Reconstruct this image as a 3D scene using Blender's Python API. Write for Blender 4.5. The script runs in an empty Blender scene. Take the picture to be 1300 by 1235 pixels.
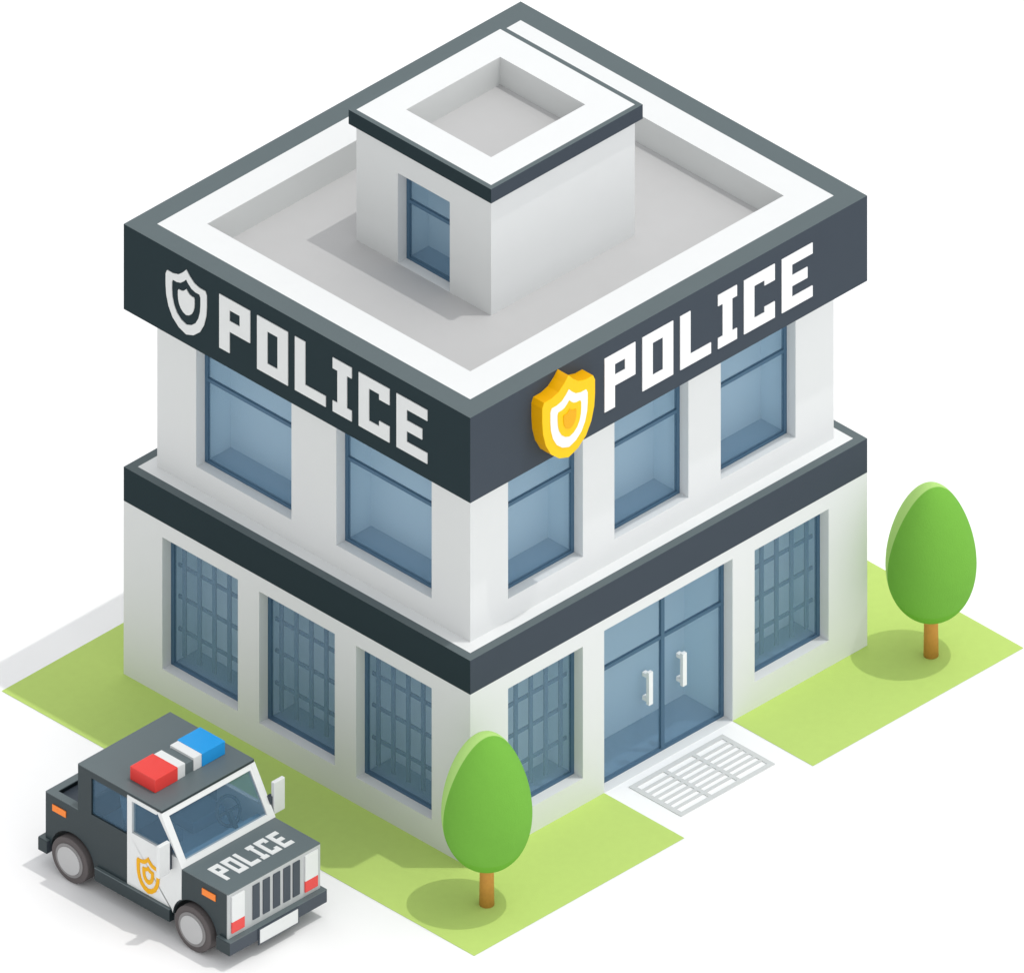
import bpy, bmesh, math
from mathutils import Vector, Matrix

KX, KZ = 68.3, 80.03          # plan units per metre / height units per metre
def P(x, y, z): return (x/KX, y/KX, z/KZ)

# ------------------------------------------------------------------ materials
def lin(h):
    h = h.lstrip('#'); out = []
    for i in (0, 2, 4):
        c = int(h[i:i+2], 16)/255
        out.append(c/12.92 if c <= .04045 else ((c+.055)/1.055)**2.4)
    return out
def mat(name, hexc, k=1.0, rough=.7, spec=.2, noise=.02, scale=3.0, metallic=0.0, bump=0.0, bscale=40):
    m = bpy.data.materials.new(name); m.use_nodes = True
    nt = m.node_tree; b = nt.nodes['Principled BSDF']
    c = [min(.92, v*k) for v in lin(hexc)]
    b.inputs['Roughness'].default_value = rough
    b.inputs['Specular IOR Level'].default_value = spec
    b.inputs['Metallic'].default_value = metallic
    tc = nt.nodes.new('ShaderNodeTexCoord'); n = nt.nodes.new('ShaderNodeTexNoise')
    n.inputs['Scale'].default_value = scale; n.inputs['Detail'].default_value = 2
    nt.links.new(tc.outputs['Object'], n.inputs['Vector'])
    mx = nt.nodes.new('ShaderNodeMix'); mx.data_type = 'RGBA'
    mx.inputs['A'].default_value = [v*(1-noise) for v in c]+[1]
    mx.inputs['B'].default_value = [min(.95, v*(1+noise)) for v in c]+[1]
    nt.links.new(n.outputs['Fac'], mx.inputs['Factor'])
    nt.links.new(mx.outputs['Result'], b.inputs['Base Color'])
    if bump:
        n2 = nt.nodes.new('ShaderNodeTexNoise'); n2.inputs['Scale'].default_value = bscale
        n2.inputs['Detail'].default_value = 1
        nt.links.new(tc.outputs['Object'], n2.inputs['Vector'])
        bp = nt.nodes.new('ShaderNodeBump'); bp.inputs['Strength'].default_value = bump
        bp.inputs['Distance'].default_value = .02
        nt.links.new(n2.outputs['Fac'], bp.inputs['Height']); nt.links.new(bp.outputs['Normal'], b.inputs['Normal'])
    return m
def glass_mat(name, tint, body, fac, k=1.0):
    m = bpy.data.materials.new(name); m.use_nodes = True
    nt = m.node_tree; out = nt.nodes['Material Output']; b = nt.nodes['Principled BSDF']
    b.inputs['Base Color'].default_value = (*[v*k for v in lin(body)], 1); b.inputs['Roughness'].default_value = .2
    b.inputs['Specular IOR Level'].default_value = .2
    t = nt.nodes.new('ShaderNodeBsdfTransparent'); t.inputs['Color'].default_value = (*tint, 1)
    mx = nt.nodes.new('ShaderNodeMixShader'); mx.inputs[0].default_value = fac
    nt.links.new(t.outputs[0], mx.inputs[1]); nt.links.new(b.outputs[0], mx.inputs[2])
    nt.links.new(mx.outputs[0], out.inputs['Surface'])
    return m

M = dict(
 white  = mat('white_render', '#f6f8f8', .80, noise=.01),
 westw  = mat('offwhite_render', '#eff1f0', .77, noise=.01),  # greyer copy of the white render; west side shade put into the colour
 recess = mat('parapet_membrane', '#e9ebea', .80, noise=.01),  # white parapet greyed; shade inside the recess put into the colour
 ground = mat('pale_paving', '#ffffff', .91, noise=.005),
 dark   = mat('fascia_dark', '#2b383c', .92, rough=.8, spec=.06),  # fascia tone for faces turned from the sun; shade put into the colour
 slate  = mat('fascia_slate', '#464e57', .95, rough=.8, spec=.06),  # same fascia, paler on the sunlit side; light put into the colour
 coping = mat('coping_grey', '#6c787b', .78, rough=.7, spec=.1),  # top rim of the fascia; light from above put into its paler colour
 rfloor = mat('roof_felt', '#c9c9c9', .86, noise=.02),
 textL  = mat('letter_grey', '#e2e4e3', .92),  # west copy of the letter white, greyed; side shade put into the colour
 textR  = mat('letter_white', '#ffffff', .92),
 frame  = mat('window_frame', '#46637a', 1.1, rough=.5),
 inner  = mat('room_wall', '#bdccd7', 1.4, noise=.01),
 ifloor = mat('room_floor', '#6d8da5', 1.1, noise=.01),
 bars   = mat('bar_steel', '#3e617c', .9, rough=.5),
 glass  = glass_mat('window_glass', (.90,.95,.98), '#7f9db3', .42, 1.12),
 grass  = mat('grass', '#c0da79', .93, noise=.03, scale=8, rough=.9, spec=.05, bump=.12, bscale=90),
 grate  = mat('grate_metal', '#e4e6e5', .8, rough=.5),
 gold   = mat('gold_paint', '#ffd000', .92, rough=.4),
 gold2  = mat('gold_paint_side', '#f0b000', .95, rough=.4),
 handle = mat('handle_enamel', '#f0f2f2', .95, rough=.3),
 bark   = mat('bark', '#d3964c', .95, noise=.1, scale=12, rough=.9, bump=.2),
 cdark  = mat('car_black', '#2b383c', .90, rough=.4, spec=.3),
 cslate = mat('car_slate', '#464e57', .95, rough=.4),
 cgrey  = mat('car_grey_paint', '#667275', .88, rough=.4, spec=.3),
 cwhite = mat('car_white', '#eceeed', .88, rough=.35, spec=.4),
 cgrille= mat('car_grille', '#c0c3c3', .95, rough=.4),
 cint   = mat('car_interior', '#6f90a8', 1.5),
 cseat  = mat('car_seat', '#46657c', 1.3),
 cglass = glass_mat('car_glass', (.82,.90,.95), '#5f8099', .45),
 tyre   = mat('tyre_rubber', '#625d5d', .95, rough=.9),
 rim    = mat('wheel_rim', '#8b8989', .95, rough=.6),
 hub    = mat('hubcap', '#bdbdbd', .95, rough=.5),
 red    = mat('lens_red', '#e9403a', .95, rough=.25, spec=.5),
 blue   = mat('lens_blue', '#1c9ae3', .95, rough=.25, spec=.5),
 orange = mat('lens_orange', '#f58634', 1.0, rough=.3),
)

# ------------------------------------------------------------------ mesh tools
def empty(name):
    e = bpy.data.objects.new(name, None); bpy.context.collection.objects.link(e); return e
def mesh(name, parent, m, faces, bevel=0, smooth=False):
    """faces = list of vertex lists in plan units"""
    bm = bmesh.new()
    for f in faces:
        vs = [bm.verts.new(P(*v)) for v in f]
        bm.faces.new(vs)
    if bevel:
        bmesh.ops.remove_doubles(bm, verts=bm.verts, dist=1e-4)
        bmesh.ops.recalc_face_normals(bm, faces=bm.faces)
    bmesh.ops.triangulate(bm, faces=[f for f in bm.faces if len(f.verts) > 4], ngon_method='EAR_CLIP')
    me = bpy.data.meshes.new(name); bm.to_mesh(me); bm.free(); me.materials.append(m)
    o = bpy.data.objects.new(name, me); bpy.context.collection.objects.link(o)
    if parent: o.parent = parent
    if bevel:
        b = o.modifiers.new('b', 'BEVEL'); b.width = bevel; b.segments = 2; b.limit_method = 'ANGLE'
        b.angle_limit = math.radians(50)
    return o
def box(x0, x1, y0, y1, z0, z1):
    a=(x0,y0,z0);b=(x1,y0,z0);c=(x1,y1,z0);d=(x0,y1,z0)
    e=(x0,y0,z1);f=(x1,y0,z1);g=(x1,y1,z1);h=(x0,y1,z1)
    return [[d,c,b,a],[e,f,g,h],[a,b,f,e],[b,c,g,f],[c,d,h,g],[d,a,e,h]]
def prism_x(poly, x0, x1):
    n=len(poly); A=[(x0,y,z) for y,z in poly]; B=[(x1,y,z) for y,z in poly]
    fs=[A[::-1], B]
    for i in range(n): j=(i+1)%n; fs.append([A[i],A[j],B[j],B[i]])
    return fs
def prism_y(poly, y0, y1):
    n=len(poly); A=[(x,y0,z) for x,z in poly]; B=[(x,y1,z) for x,z in poly]
    fs=[A, B[::-1]]
    for i in range(n): j=(i+1)%n; fs.append([A[j],A[i],B[i],B[j]])
    return fs
def ring(x0,x1,y0,y1,w0,w1,z):
    o=[(x0+w0,y0+w0,z),(x1-w0,y0+w0,z),(x1-w0,y1-w0,z),(x0+w0,y1-w0,z)]
    i=[(x0+w1,y0+w1,z),(x1-w1,y0+w1,z),(x1-w1,y1-w1,z),(x0+w1,y1-w1,z)]
    return [[o[k],o[(k+1)%4],i[(k+1)%4],i[k]] for k in range(4)]
def loopwalls(x0,x1,y0,y1,w,z0,z1):
    c=[(x0+w,y0+w),(x1-w,y0+w),(x1-w,y1-w),(x0+w,y1-w)]
    return [[(*c[k],z0),(*c[(k+1)%4],z0),(*c[(k+1)%4],z1),(*c[k],z1)] for k in range(4)]

def F(face, p0, u, v, d):
    return (p0+d, u, v) if face=='L' else (u, p0+d, v)
def fbox(face, p0, u0,u1,v0,v1,d0,d1):
    return box(p0+d0,p0+d1,u0,u1,v0,v1) if face=='L' else box(u0,u1,p0+d0,p0+d1,v0,v1)

station = empty('police_station')
def wall(name, face, p0, ulo, uhi, vlo, vhi, ops):
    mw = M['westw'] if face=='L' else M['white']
    us = sorted({ulo,uhi,*[o[0] for o in ops],*[o[1] for o in ops]})
    vs = sorted({vlo,vhi,*[o[2] for o in ops],*[o[3] for o in ops]})
    fs=[]
    for a,b in zip(us,us[1:]):
        for c,d in zip(vs,vs[1:]):
            mu,mv=(a+b)/2,(c+d)/2
            if any(o[0]<mu<o[1] and o[2]<mv<o[3] for o in ops): continue
            fs.append([F(face,p0,a,c,0),F(face,p0,b,c,0),F(face,p0,b,d,0),F(face,p0,a,d,0)])
    mesh(name, station, mw, fs)
    R=11; fs=[]
    for u0,u1,v0,v1 in [o[:4] for o in ops]:
        for a,b in (((u0,v0),(u1,v0)),((u1,v0),(u1,v1)),((u1,v1),(u0,v1)),((u0,v1),(u0,v0))):
            fs.append([F(face,p0,*a,0),F(face,p0,*b,0),F(face,p0,*b,R+3),F(face,p0,*a,R+3)])
    mesh(name+'_reveals', station, M['white'], fs)
def window(name, face, p0, u0,u1,v0,v1, trans=None, barred=False, depth=33, mull=None, fw=4):
    R=11
    fr  = fbox(face,p0,u0,u1,v0,v0+fw,R,R+3)+fbox(face,p0,u0,u1,v1-fw,v1,R,R+3)
    fr += fbox(face,p0,u0,u0+fw,v0+fw,v1-fw,R,R+3)+fbox(face,p0,u1-fw,u1,v0+fw,v1-fw,R,R+3)
    if trans: fr += fbox(face,p0,u0+fw,u1-fw,trans-2.2,trans+2.2,R-.2,R+2.8)
    if mull:  fr += fbox(face,p0,mull-2.2,mull+2.2,v0+fw,v1-fw,R-.5,R+2.5)
    mesh(name+'_frame', station, M['frame'], fr)
    g=R+1.6
    mesh(name+'_glass', station, M['glass'], [[F(face,p0,u0,v0,g),F(face,p0,u1,v0,g),F(face,p0,u1,v1,g),F(face,p0,u0,v1,g)]])
    d0,d1=R+3,R+depth
    c=[(u0,v0),(u1,v0),(u1,v1),(u0,v1)]
    w=[[F(face,p0,*c[a],d0),F(face,p0,*c[b],d0),F(face,p0,*c[b],d1),F(face,p0,*c[a],d1)] for a,b in ((1,2),(2,3),(3,0))]
    w.append([F(face,p0,*q,d1) for q in c])
    mesh(name+'_room', station, M['inner'], w)
    mesh(name+'_room_floor', station, M['ifloor'], [[F(face,p0,*c[0],d0),F(face,p0,*c[1],d0),F(face,p0,*c[1],d1),F(face,p0,*c[0],d1)]])
    if barred:
        b=[]
        for k in range(5):
            uc = u1-12-19*k
            if uc-2.2>u0: b += fbox(face,p0,uc-2.2,uc+2.2,v0+13,v1-8,15.5,17.3)
        for z in (77.5,118.5,158.5):
            b += fbox(face,p0,u0+1,u1-3,z-2.2,z+2.2,17.3,19)
        mesh(name+'_bars', station, M['bars'], b)

# ---- ground floor
X,Y=504,440; d=21.3
opsL=[(295,391,34,201),(172,268,34,201),(49,145,34,201)]
opsR=[(48,143,34,201),(361,455,34,201),(170,333,.4,206)]
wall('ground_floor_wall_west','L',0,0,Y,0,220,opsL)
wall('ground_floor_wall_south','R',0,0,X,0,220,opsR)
mesh('ground_floor_back_walls',station,M['white'],[[(X,0,0),(X,Y,0),(X,Y,220),(X,0,220)],[(0,Y,0),(X,Y,0),(X,Y,220),(0,Y,220)]])
for i,o in enumerate(opsL): window(f'barred_window_west_{i}','L',0,*o,barred=True)
for i,o in enumerate(opsR[:2]): window(f'barred_window_south_{i}','R',0,*o,barred=True)
window('entrance_door','R',0,*opsR[2],trans=145,mull=255,depth=50)
h=[]
for x in (232,275):
    h += box(x-2.5,x+2.5,2.5,6,76,117)
    h += box(x-2.2,x+2.2,6,11.5,79,84)+box(x-2.2,x+2.2,6,11.5,109,114)
mesh('door_handles',station,M['handle'],h)

# ---- lower band
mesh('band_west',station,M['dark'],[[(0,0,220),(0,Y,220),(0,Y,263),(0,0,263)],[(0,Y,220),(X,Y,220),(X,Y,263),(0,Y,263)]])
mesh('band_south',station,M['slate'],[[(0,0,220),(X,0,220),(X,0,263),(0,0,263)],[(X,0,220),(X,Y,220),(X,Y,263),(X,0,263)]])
mesh('band_coping',station,M['coping'],ring(0,X,0,Y,0,9,263))
mesh('band_ledge',station,M['white'],ring(0,X,0,Y,9,d+1,263))

# ---- upper storey
uL=[(248.3,369.3,291,447),(70.3,191.3,291,447)]
uR=[(69.3,164.3,291,447),(204.3,298.3,291,447),(339.3,434.3,291,447)]
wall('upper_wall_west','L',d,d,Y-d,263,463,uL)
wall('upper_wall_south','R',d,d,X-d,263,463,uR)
mesh('upper_back_walls',station,M['white'],[[(X-d,d,263),(X-d,Y-d,263),(X-d,Y-d,463),(X-d,d,463)],[(d,Y-d,263),(X-d,Y-d,263),(X-d,Y-d,463),(d,Y-d,463)]])
for i,o in enumerate(uL): window(f'upper_window_west_{i}','L',d,*o,trans=397)
for i,o in enumerate(uR): window(f'upper_window_south_{i}','R',d,*o,trans=397)

# ---- roof
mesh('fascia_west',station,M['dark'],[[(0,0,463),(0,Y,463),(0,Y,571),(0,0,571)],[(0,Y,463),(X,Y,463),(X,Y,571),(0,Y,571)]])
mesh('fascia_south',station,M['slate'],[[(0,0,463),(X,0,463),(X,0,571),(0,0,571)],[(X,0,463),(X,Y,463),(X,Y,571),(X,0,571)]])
mesh('fascia_soffit',station,M['white'],ring(0,X,0,Y,0,d+1,463))
mesh('roof_coping',station,M['coping'],ring(0,X,0,Y,0,d,571))
mesh('parapet',station,M['white'],ring(0,X,0,Y,d,53,571))
mesh('parapet_inner',station,M['recess'],loopwalls(0,X,0,Y,53,535,571))
mesh('roof_floor',station,M['rfloor'],[[(53,53,535),(X-53,53,535),(X-53,Y-53,535),(53,Y-53,535)]])

# ---- roof hut
hx0,hx1,hy0,hy1=161.5,344,135,306
wall('hut_wall_west','L',hx0,hy0,hy1,535,683,[(187.5,253.5,535.4,649.6)])
mesh('hut_walls',station,M['white'],[[(hx0,hy0,535),(hx1,hy0,535),(hx1,hy0,683),(hx0,hy0,683)],
   [(hx1,hy0,535),(hx1,hy1,535),(hx1,hy1,683),(hx1,hy0,683)],[(hx0,hy1,535),(hx1,hy1,535),(hx1,hy1,683),(hx0,hy1,683)]])
window('hut_door','L',hx0,187.5,253.5,535.4,649.6,trans=610,depth=28)
sx0,sx1,sy0,sy1=156.5,349,130,311
mesh('hut_fascia_west',station,M['dark'],[[(sx0,sy0,682.6),(sx0,sy1,682.6),(sx0,sy1,700.6),(sx0,sy0,700.6)],[(sx0,sy1,682.6),(sx1,sy1,682.6),(sx1,sy1,700.6),(sx0,sy1,700.6)]])
mesh('hut_fascia_south',station,M['slate'],[[(sx0,sy0,682.6),(sx1,sy0,682.6),(sx1,sy0,700.6),(sx0,sy0,700.6)],[(sx1,sy0,682.6),(sx1,sy1,682.6),(sx1,sy1,700.6),(sx1,sy0,700.6)]])
mesh('hut_soffit',station,M['white'],ring(sx0,sx1,sy0,sy1,0,8,682.6))
mesh('hut_coping',station,M['coping'],ring(sx0,sx1,sy0,sy1,0,5,700.6))
mesh('hut_parapet',station,M['white'],ring(sx0,sx1,sy0,sy1,5,36.5,700.6))
mesh('hut_parapet_inner',station,M['recess'],loopwalls(sx0,sx1,sy0,sy1,36.5,665.6,700.6))
mesh('hut_roof_floor',station,M['rfloor'],[[(sx0+36.5,sy0+36.5,665.6),(sx1-36.5,sy0+36.5,665.6),(sx1-36.5,sy1-36.5,665.6),(sx0+36.5,sy1-36.5,665.6)]])

# ---- lettering
G={'P':["111111"]*2+["11..11"]*2+["111111"]*2+["11...."]*4,
   'O':["111111"]*2+["11..11"]*6+["111111"]*2,
   'L':["11...."]*8+["111111"]*2,
   'I':["1111"]*2+[".11."]*6+["1111"]*2,
   'C':["111111"]*2+["11..11"]+["11...."]*4+["11..11"]+["111111"]*2,
   'E':["111111"]*2+["11...."]*2+["11111."]*2+["11...."]*2+["111111"]*2}
def runs(g):
    out=[];r=0
    while r<len(g):
        r2=r
        while r2<len(g) and g[r2]==g[r]: r2+=1
        c=0
        while c<len(g[r]):
            if g[r][c]=='1':
                c2=c
                while c2<len(g[r]) and g[r][c2]=='1': c2+=1
                out.append((c,c2,r,r2)); c=c2
            else: c+=1
        r=r2
    return out
OFF={'P':(0,39),'O':(48,87),'L':(96,135),'I':(144,168),'C':(177,216),'E':(225,264)}
def text(fn):
    fs=[]
    for ch,(a,b) in OFF.items():
        g=G[ch]; cw=(b-a)/len(g[0])
        for c0,c1,r0,r1 in runs(g): fs += fn(a+c0*cw,a+c1*cw,r0/10,r1/10)
    return fs
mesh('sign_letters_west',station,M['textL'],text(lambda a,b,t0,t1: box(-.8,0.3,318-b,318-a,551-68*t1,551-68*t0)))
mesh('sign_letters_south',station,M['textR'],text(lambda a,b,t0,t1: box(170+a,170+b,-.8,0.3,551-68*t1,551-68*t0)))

SH=[(0,50),(.16,43),(.38,36),(.65,33),(.93,33),(1,27),(1,10),(.97,-5),(.86,-21),(.66,-35),(.36,-45),(0,-50)]
def shield(s, w, hgt):
    pts=[(a*w/2*s, b*hgt/100*s) for a,b in SH]
    return pts+[(-a,b) for a,b in pts[-2:0:-1]]
def ringface(outer, inner, f0, f1):
    fs=[];n=len(outer)
    for i in range(n):
        j=(i+1)%n
        fs += [[f1(*outer[i]),f1(*outer[j]),f1(*inner[j]),f1(*inner[i])],
               [f0(*outer[i]),f0(*outer[j]),f1(*outer[j]),f1(*outer[i])],
               [f0(*inner[i]),f0(*inner[j]),f1(*inner[j]),f1(*inner[i])]]
    return fs
cy,cz=360,517
W=lambda dd:(lambda u,v:(dd,cy-u,cz+v))
mesh('badge_west_ring',station,M['textL'],ringface(shield(1,52,82),shield(.70,52,82),W(0),W(-.8)))
mesh('badge_west_core',station,M['textL'],prism_x([(cy-u,cz+v) for u,v in shield(.40,52,82)],-.8,.3))
def pshift(pts,cx,cz): return [(u+cx,v+cz) for u,v in pts]
mesh('badge_gold_body',station,M['gold2'],prism_y(pshift(shield(1,67,104),111,519),-13.4,0.5))
mesh('badge_gold_face',station,M['gold'],prism_y(pshift(shield(.998,67,104),111,519),-14,-13.4))
mesh('badge_gold_white_ring',station,M['textR'],prism_y(pshift(shield(.70,67,104),111,517),-14.6,-13.2))
mesh('badge_gold_field',station,M['gold'],prism_y(pshift(shield(.44,67,104),111,517),-15.2,-14))
mesh('badge_gold_core',station,M['gold2'],prism_y(pshift(shield(.24,67,104),111,517),-15.8,-15))

# ------------------------------------------------------------------ ground
def plain(name, faces, m): return mesh(name,None,m,faces)
plain('ground',[[(-12000,-12000,0),(12000,-12000,0),(12000,12000,0),(-12000,12000,0)]],M['ground'])
z=.4
plain('lawn',[[(-97,-102,z),(170,-102,z),(170,0,z),(-97,0,z)],[(333,-102,z),(600.5,-102,z),(600.5,0,z),(333,0,z)],
  [(-97,0,z),(0,0,z),(0,Y,z),(-97,Y,z)],[(X,0,z),(600.5,0,z),(600.5,Y,z),(X,Y,z)],[(-97,Y,z),(600.5,Y,z),(600.5,498,z),(-97,498,z)]],M['grass'])
gx0,gx1,gy0,gy1=192,311,-76,-9
fs=box(gx0,gx1,gy0,gy0+5,.1,1.2)+box(gx0,gx1,gy1-5,gy1,.1,1.2)+box(gx0,gx0+5,gy0+5,gy1-5,.1,1.2)+box(gx1-5,gx1,gy0+5,gy1-5,.1,1.2)
n=6; step=(gy1-gy0-10)/(n+1)
xs=[gx0+5+ (gx1-gx0-10)/3*k for k in range(4)]
for k in range(1,3): fs+=box(xs[k]-2,xs[k]+2,gy0+5,gy1-5,.1,1.2)
for i in range(1,n+1):
    yc=gy0+5+i*step
    for k in range(3): fs+=box(xs[k]+(2 if k else 0),xs[k+1]-(2 if k<2 else 0),yc-1.6,yc+1.6,.1,1.2)
mesh('drain_grate',None,M['grate'],fs)

# ------------------------------------------------------------------ trees
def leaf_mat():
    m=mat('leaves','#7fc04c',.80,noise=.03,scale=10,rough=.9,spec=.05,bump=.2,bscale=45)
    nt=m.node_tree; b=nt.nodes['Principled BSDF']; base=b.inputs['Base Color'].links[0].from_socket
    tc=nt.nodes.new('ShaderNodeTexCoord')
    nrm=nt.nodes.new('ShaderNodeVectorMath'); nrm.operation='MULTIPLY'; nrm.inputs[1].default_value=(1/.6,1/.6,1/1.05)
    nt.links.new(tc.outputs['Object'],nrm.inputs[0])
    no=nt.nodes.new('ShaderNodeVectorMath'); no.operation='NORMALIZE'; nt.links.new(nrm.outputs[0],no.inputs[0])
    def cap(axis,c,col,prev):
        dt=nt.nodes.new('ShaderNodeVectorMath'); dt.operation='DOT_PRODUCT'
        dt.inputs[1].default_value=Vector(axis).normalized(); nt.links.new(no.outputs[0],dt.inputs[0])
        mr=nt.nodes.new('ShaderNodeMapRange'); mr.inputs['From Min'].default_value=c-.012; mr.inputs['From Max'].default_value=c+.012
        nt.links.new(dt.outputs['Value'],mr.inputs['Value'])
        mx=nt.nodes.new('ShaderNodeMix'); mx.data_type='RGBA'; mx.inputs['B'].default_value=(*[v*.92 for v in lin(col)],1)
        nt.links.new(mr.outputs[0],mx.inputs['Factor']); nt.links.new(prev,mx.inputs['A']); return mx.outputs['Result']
    s=cap((.28,.9,.22),.13,'#b3dc80',base)  # painted highlight: lighter green crescent stands in for light on the crown
    s=cap((.19,.19,-.96),.45,'#72b23e',s)  # painted shade: darker green on the underside of the crown
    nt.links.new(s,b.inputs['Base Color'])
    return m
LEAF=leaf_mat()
def tree(name,x,y):
    t=empty(name); t.location=P(x,y,0)
    bm=bmesh.new(); N,R=72,56; rows=[]
    c=1.056
    for i in range(R+1):
        a=math.pi*i/R; zz=-math.cos(a)*c
        f=zz/c
        r=.59*math.sin(a)*(1-.19*f)
        rows.append([bm.verts.new((r*math.cos(2*math.pi*k/N),r*math.sin(2*math.pi*k/N),zz)) for k in range(N)] if 0<i<R else [bm.verts.new((0,0,zz))])
    for i in range(R):
        A,B=rows[i],rows[i+1]
        for k in range(N):
            l=(k+1)%N
            if len(A)==1: bm.faces.new([A[0],B[l],B[k]])
            elif len(B)==1: bm.faces.new([A[k],A[l],B[0]])
            else: bm.faces.new([A[k],A[l],B[l],B[k]])
    bmesh.ops.recalc_face_normals(bm,faces=bm.faces)
    for f in bm.faces: f.smooth=True
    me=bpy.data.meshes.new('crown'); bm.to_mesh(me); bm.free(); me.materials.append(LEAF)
    o=bpy.data.objects.new('crown',me); bpy.context.collection.objects.link(o); o.parent=t; o.location=(0,0,1.65)
    bm=bmesh.new(); bmesh.ops.create_cone(bm,cap_ends=True,segments=32,radius1=.1,radius2=.085,depth=1.2)
    for f in bm.faces: f.smooth=len(f.verts)==4
    me=bpy.data.meshes.new('trunk'); bm.to_mesh(me); bm.free(); me.materials.append(M['bark'])
    o=bpy.data.objects.new('trunk',me); bpy.context.collection.objects.link(o); o.parent=t; o.location=(0,0,.6)
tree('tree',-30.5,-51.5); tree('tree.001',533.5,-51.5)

# ------------------------------------------------------------------ car
car=empty('police_car')
def c(name,m,fs,bevel=0): return mesh(name,car,M[m],fs,bevel)
xl,xr=-266,-149
WC=[(82.6,27.5),(238.7,27.5)]
pts=[(43,30)]
for yc,_ in WC:
    ra=.40; n=16; lo=math.asin((2.5/KZ)/ra)
    pts+=[(yc-ra*KX*math.cos(lo+(math.pi-2*lo)*i/n), 27.5+ra*KZ*math.sin(lo+(math.pi-2*lo)*i/n)) for i in range(n+1)]
pts.append((273,30))
fs=[]
for (ya,za),(yb,zb) in zip(pts,pts[1:]):
    for x in (xl,xr): fs.append([(x,ya,za),(x,yb,zb),(x,yb,70),(x,ya,70)])
    fs.append([(xl,ya,za),(xr,ya,za),(xr,yb,zb),(xl,yb,zb)])
fs+=[[(xl,43,30),(xr,43,30),(xr,43,70),(xl,43,70)],[(xl,273,30),(xr,273,30),(xr,273,70),(xl,273,70)]]
c('body_lower','cdark',fs)
c('engine_bay','cdark',box(xl,xr,43,100,70,91))
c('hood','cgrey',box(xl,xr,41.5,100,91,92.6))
c('cabin_floor','cint',box(xl+4,xr-4,100,228,69.5,70.6))
for sx,(a,b) in {'left':(xl,xl+4),'right':(xr-4,xr)}.items():
    c('side_lower_'+sx,'cdark',box(a,b,169,232,70,97)+box(a,b,215,232,97,148)+box(a,b,169,215,143,148))
    lo=.6 if sx=='left' else 0; hi=.6 if sx=='right' else 0
    fx=(a-.6,a+.1) if sx=='left' else (b-.1,b+.6)
    arc=[(y,z) for y,z in pts[1:18] if y>100.5]
    c('door_'+sx,'cwhite',prism_x([(100.2,92),(100.2,arc[0][1]+2)]+[(y+1.2,z+1) for y,z in arc]+[(113,35.5),(169,35.5),(169,103),(105,103)],*fx))
    c('door_inner_'+sx,'cwhite',prism_x([(100.2,70.1),(168.9,70.1),(168.9,102.9),(105,102.9),(100.2,92)],a+.15,b-.15))
    c('door_frame_'+sx,'cwhite',prism_x([(163,103),(169,103),(169,148),(163,148)],a-lo,b+hi)+prism_x([(132,143),(163,143),(163,148),(130,148)],a-lo,b+hi)
        +prism_x([(99,92.7),(105,92.7),(105,103),(131.7,148),(125.6,148)],a-lo-.3,b+hi+.3))
    m=(a+b)/2
    c('side_glass_'+sx,'cglass',[[(m,169,97),(m,215,97),(m,215,143),(m,169,143)],[(m,105,103),(m,163,103),(m,163,143),(m,130,143)]])
    q=a if sx=='left' else b
    c('sill_'+sx,'cdark',box(q-3,q+3,113,208,19,34))
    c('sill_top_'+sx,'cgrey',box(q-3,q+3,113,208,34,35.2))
c('cab_back','cdark',box(xl+4,xr-4,228,232,70,100)+box(xl+4,xl+16,228,232,100,148)+box(xr-16,xr-4,228,232,100,148)+box(xl+16,xr-16,228,232,140,148))
c('back_glass','cglass',[[(xl+16,230,100),(xr-16,230,100),(xr-16,230,140),(xl+16,230,140)]])
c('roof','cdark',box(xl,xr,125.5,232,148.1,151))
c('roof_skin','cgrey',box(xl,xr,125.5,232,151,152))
def sl(t): return (99+27*t, 92.7+55.5*t)
def strip(t0,t1,th=4): (a,b),(e,f)=sl(t0),sl(t1); return [(a,b),(a+th,b),(e+th,f),(e,f)]
c('windscreen_frame','cwhite',prism_x(strip(0,.09),xl+4.2,xr-4.2)+prism_x(strip(.9,1),xl+4.2,xr-4.2)+prism_x(strip(.09,.9),xl+4.2,xl+7)+prism_x(strip(.09,.9),xr-7,xr-4.2))
a,b=sl(.05),sl(.95)
c('windscreen','cglass',[[(xl+6,a[0]+2,a[1]),(xr-6,a[0]+2,a[1]),(xr-6,b[0]+2,b[1]),(xl+6,b[0]+2,b[1])]])
c('dashboard','cint',box(xl+4.2,xr-4.2,104,117,70.6,90))
for i,x0 in enumerate((xl+12,xr-52)):
    c(f'seat_{i}','cseat',box(x0,x0+40,150,182,70.7,86)+prism_x([(176,86.1),(186,86.1),(192,128),(184,128)],x0,x0+40),.02)
bpy.ops.mesh.primitive_torus_add(major_radius=.2,minor_radius=.024,location=P(xr-34,124,106),rotation=(math.radians(65),0,0))
o=bpy.context.object; o.name='steering_wheel'; o.data.materials.append(M['cdark']); o.parent=car
c('steering_column','cdark',prism_x([(112,88),(118,88),(126,104),(122,108)],xr-36,xr-32)+box(xr-46,xr-22,123,125,104,107))
# bed
c('bed_walls','cdark',box(xl,xl+5,232,273,70,93)+box(xr-5,xr,232,273,70,93)+box(xl+5,xr-5,267,273,70,93))
c('bed_rim','cgrey',box(xl,xl+8,232.1,273,93,94.2)+box(xr-8,xr,232.1,273,93,94.2)+box(xl+8,xr-8,265,273,93,94.2))
c('bed_floor','cslate',box(xl+5,xr-5,232.1,267,86,87))
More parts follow.
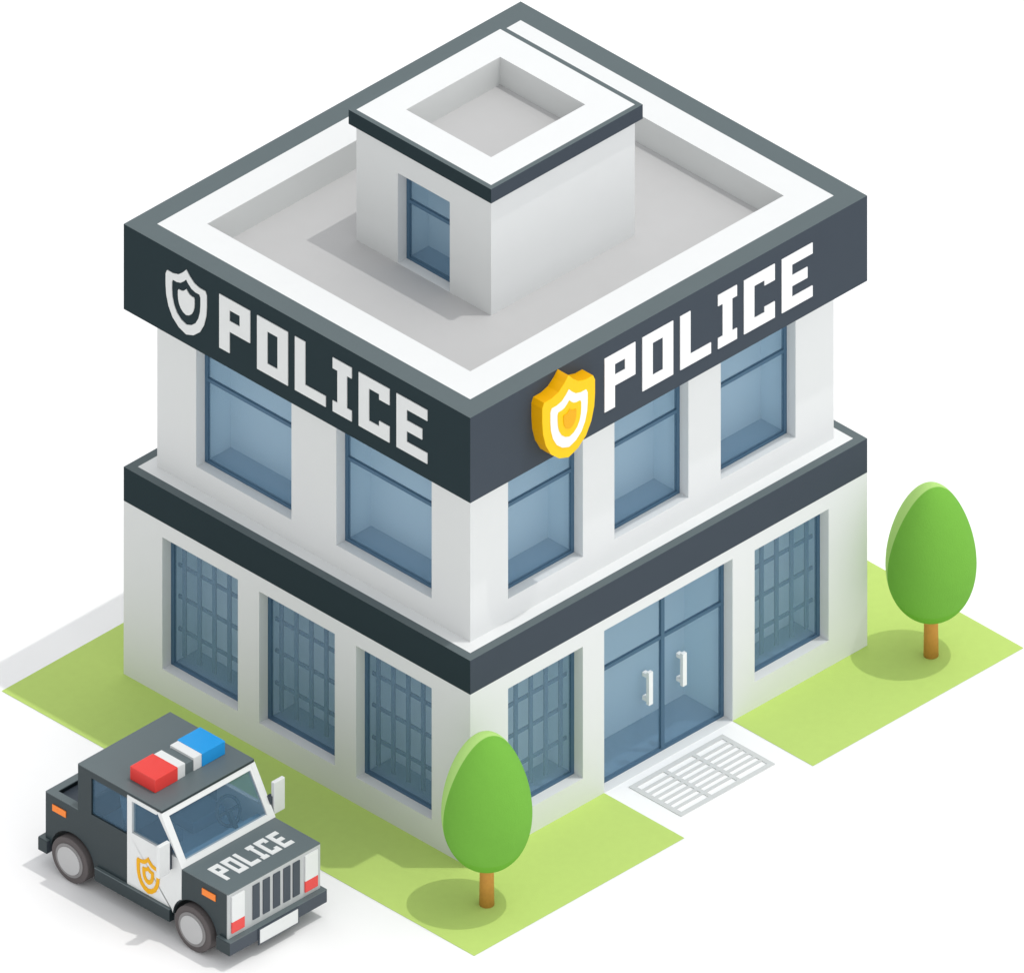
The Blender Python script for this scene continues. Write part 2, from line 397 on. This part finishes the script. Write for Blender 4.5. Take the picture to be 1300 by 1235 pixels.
# bumpers
for nm,(y0,y1) in {'front_bumper':(36,53),'rear_bumper':(268,279)}.items():
    c(nm,'cslate',box(xl-3,xr+3,y0,y1,19,34))
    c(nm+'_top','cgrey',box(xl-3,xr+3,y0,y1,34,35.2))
    c(nm+'_end','cdark',box(xl-3.6,xl-3.02,y0,y1,19,34.3))
c('licence_plate','cwhite',box(-232,-184,34.5,36,15,32),.003)
c('plate_border','cslate',box(-233.5,-182.5,35,36.1,13.5,33.5))
c('grille_panel','cgrille',box(xl,xr,41.5,43.1,35.3,91))
sl_=[]
for s in (320,333,346,359,371): x0=s-597+42; sl_ += box(x0,x0+8.5,40.6,41.6,43,86)
c('grille_slots','cslate',sl_)
hl=[];hr=[]
for x0 in (xl+4,xr-20): hl += box(x0,x0+16,40.2,41.6,55,87); hr += box(x0,x0+16,40.2,41.6,41,54.9)
c('headlights','cwhite',hl); c('indicators','red',hr)
c('side_markers','orange',box(xl-.8,xl+.1,57,74,75,83)+box(xl-.8,xl+.1,247,264,75,83))
c('mirrors','cwhite',box(-285,-271,110,114,84,124)+box(xr+3,xr+17,103,107,92,132),.01)
c('mirror_arms','cslate',box(-272,-266,112,117,86,112)+box(xr,xr+5,105,110,88,114))
cy,cz=142,61
for nm,s0,s1 in (('badge_ring',1,.74),('badge_core',.5,.26)):
    f0=lambda u,v:(xl-.6,cy-u,cz+v); f1=lambda u,v:(xl-1.3,cy-u,cz+v)
    c(nm,'gold2',ringface(shield(s0,29,46),shield(s1,29,46),f0,f1))
c('hood_letters','cwhite',text(lambda a,b,t0,t1: box(-251+a*.327,-251+b*.327,83-25*t1,83-25*t0,92.6,93.1)))
z0,z1=152.1,169
c('lightbar_red','red',box(-251,-222,149,181,z0,z1),.008)
c('lightbar_blue','blue',box(-191,-162,149,181,z0,z1),.008)
c('lightbar_white','cwhite',box(-222,-212,150,180,z0,z1-1)+box(-201,-191,150,180,z0,z1-1))
c('lightbar_mid','cgrey',box(-212,-201,151,179,z0,z1-4))
def wheel(nm,xo,yc,side):
    cx=(xo+side*9)/KX
    for part,m,r,dep,off in (('tyre','tyre',.337,18/KX,0),('rim','rim',.25,1.6/KX,-side*9/KX),('hub','hub',.205,3/KX,-side*9/KX)):
        bm=bmesh.new(); bmesh.ops.create_cone(bm,cap_ends=True,segments=48,radius1=r,radius2=r,depth=dep)
        bmesh.ops.rotate(bm,verts=bm.verts,matrix=Matrix.Rotation(math.pi/2,3,'Y'))
        me=bpy.data.meshes.new(nm+part); bm.to_mesh(me); bm.free(); me.materials.append(M[m])
        o=bpy.data.objects.new(nm+'_'+part,me); bpy.context.collection.objects.link(o); o.parent=car
        o.location=(cx+off,yc/KX,.3436)
        if part=='tyre':
            b=o.modifiers.new('b','BEVEL'); b.width=.015; b.segments=2; b.angle_limit=math.radians(40)
for i,(yc,_) in enumerate(WC):
    wheel(f'wheel_near_{i}',-270,yc,1); wheel(f'wheel_far_{i}',-145,yc,-1)
c('axles','cslate',box(-255,-160,80,85,25,30)+box(-255,-160,236,241,25,30))

# ------------------------------------------------------------------ light
EL=math.radians(75)
sd=Vector((-math.cos(EL)*.7071,math.cos(EL)*.7071,-math.sin(EL)))
L=bpy.data.lights.new('sun','SUN'); L.energy=1.0; L.angle=math.radians(.5); L.color=(1,.98,.95)
so=bpy.data.objects.new('sun',L); bpy.context.collection.objects.link(so); so.rotation_euler=sd.to_track_quat('-Z','Y').to_euler()
w=bpy.data.worlds.new('World'); bpy.context.scene.world=w; w.use_nodes=True
nt=w.node_tree; bg=nt.nodes['Background']; sky=nt.nodes.new('ShaderNodeTexSky'); sky.sky_type='NISHITA'
sky.sun_disc=False; sky.sun_elevation=EL; sky.sun_rotation=math.radians(135)
hs=nt.nodes.new('ShaderNodeHueSaturation'); hs.inputs['Saturation'].default_value=.05; hs.inputs['Value'].default_value=1.5
nt.links.new(sky.outputs[0],hs.inputs['Color']); nt.links.new(hs.outputs[0],bg.inputs['Color'])
bg.inputs['Strength'].default_value=.15

# ------------------------------------------------------------------ camera
el=math.asin(.56)
cam=bpy.data.cameras.new('camera'); cam.type='ORTHO'; cam.ortho_scale=1300/(KX/.70711); cam.clip_end=1000
co=bpy.data.objects.new('camera',cam); bpy.context.collection.objects.link(co)
dr=Vector((math.cos(el)*.70711,math.cos(el)*.70711,-math.sin(el)))
tgt=Vector((458.9/KX,405.9/KX,0))
co.location=tgt-dr*40; co.rotation_euler=(math.pi/2-el,0,-math.pi/4)
bpy.context.scene.camera=co
s=bpy.context.scene
s.view_settings.view_transform='Standard'; s.view_settings.look='None'; s.view_settings.exposure=0
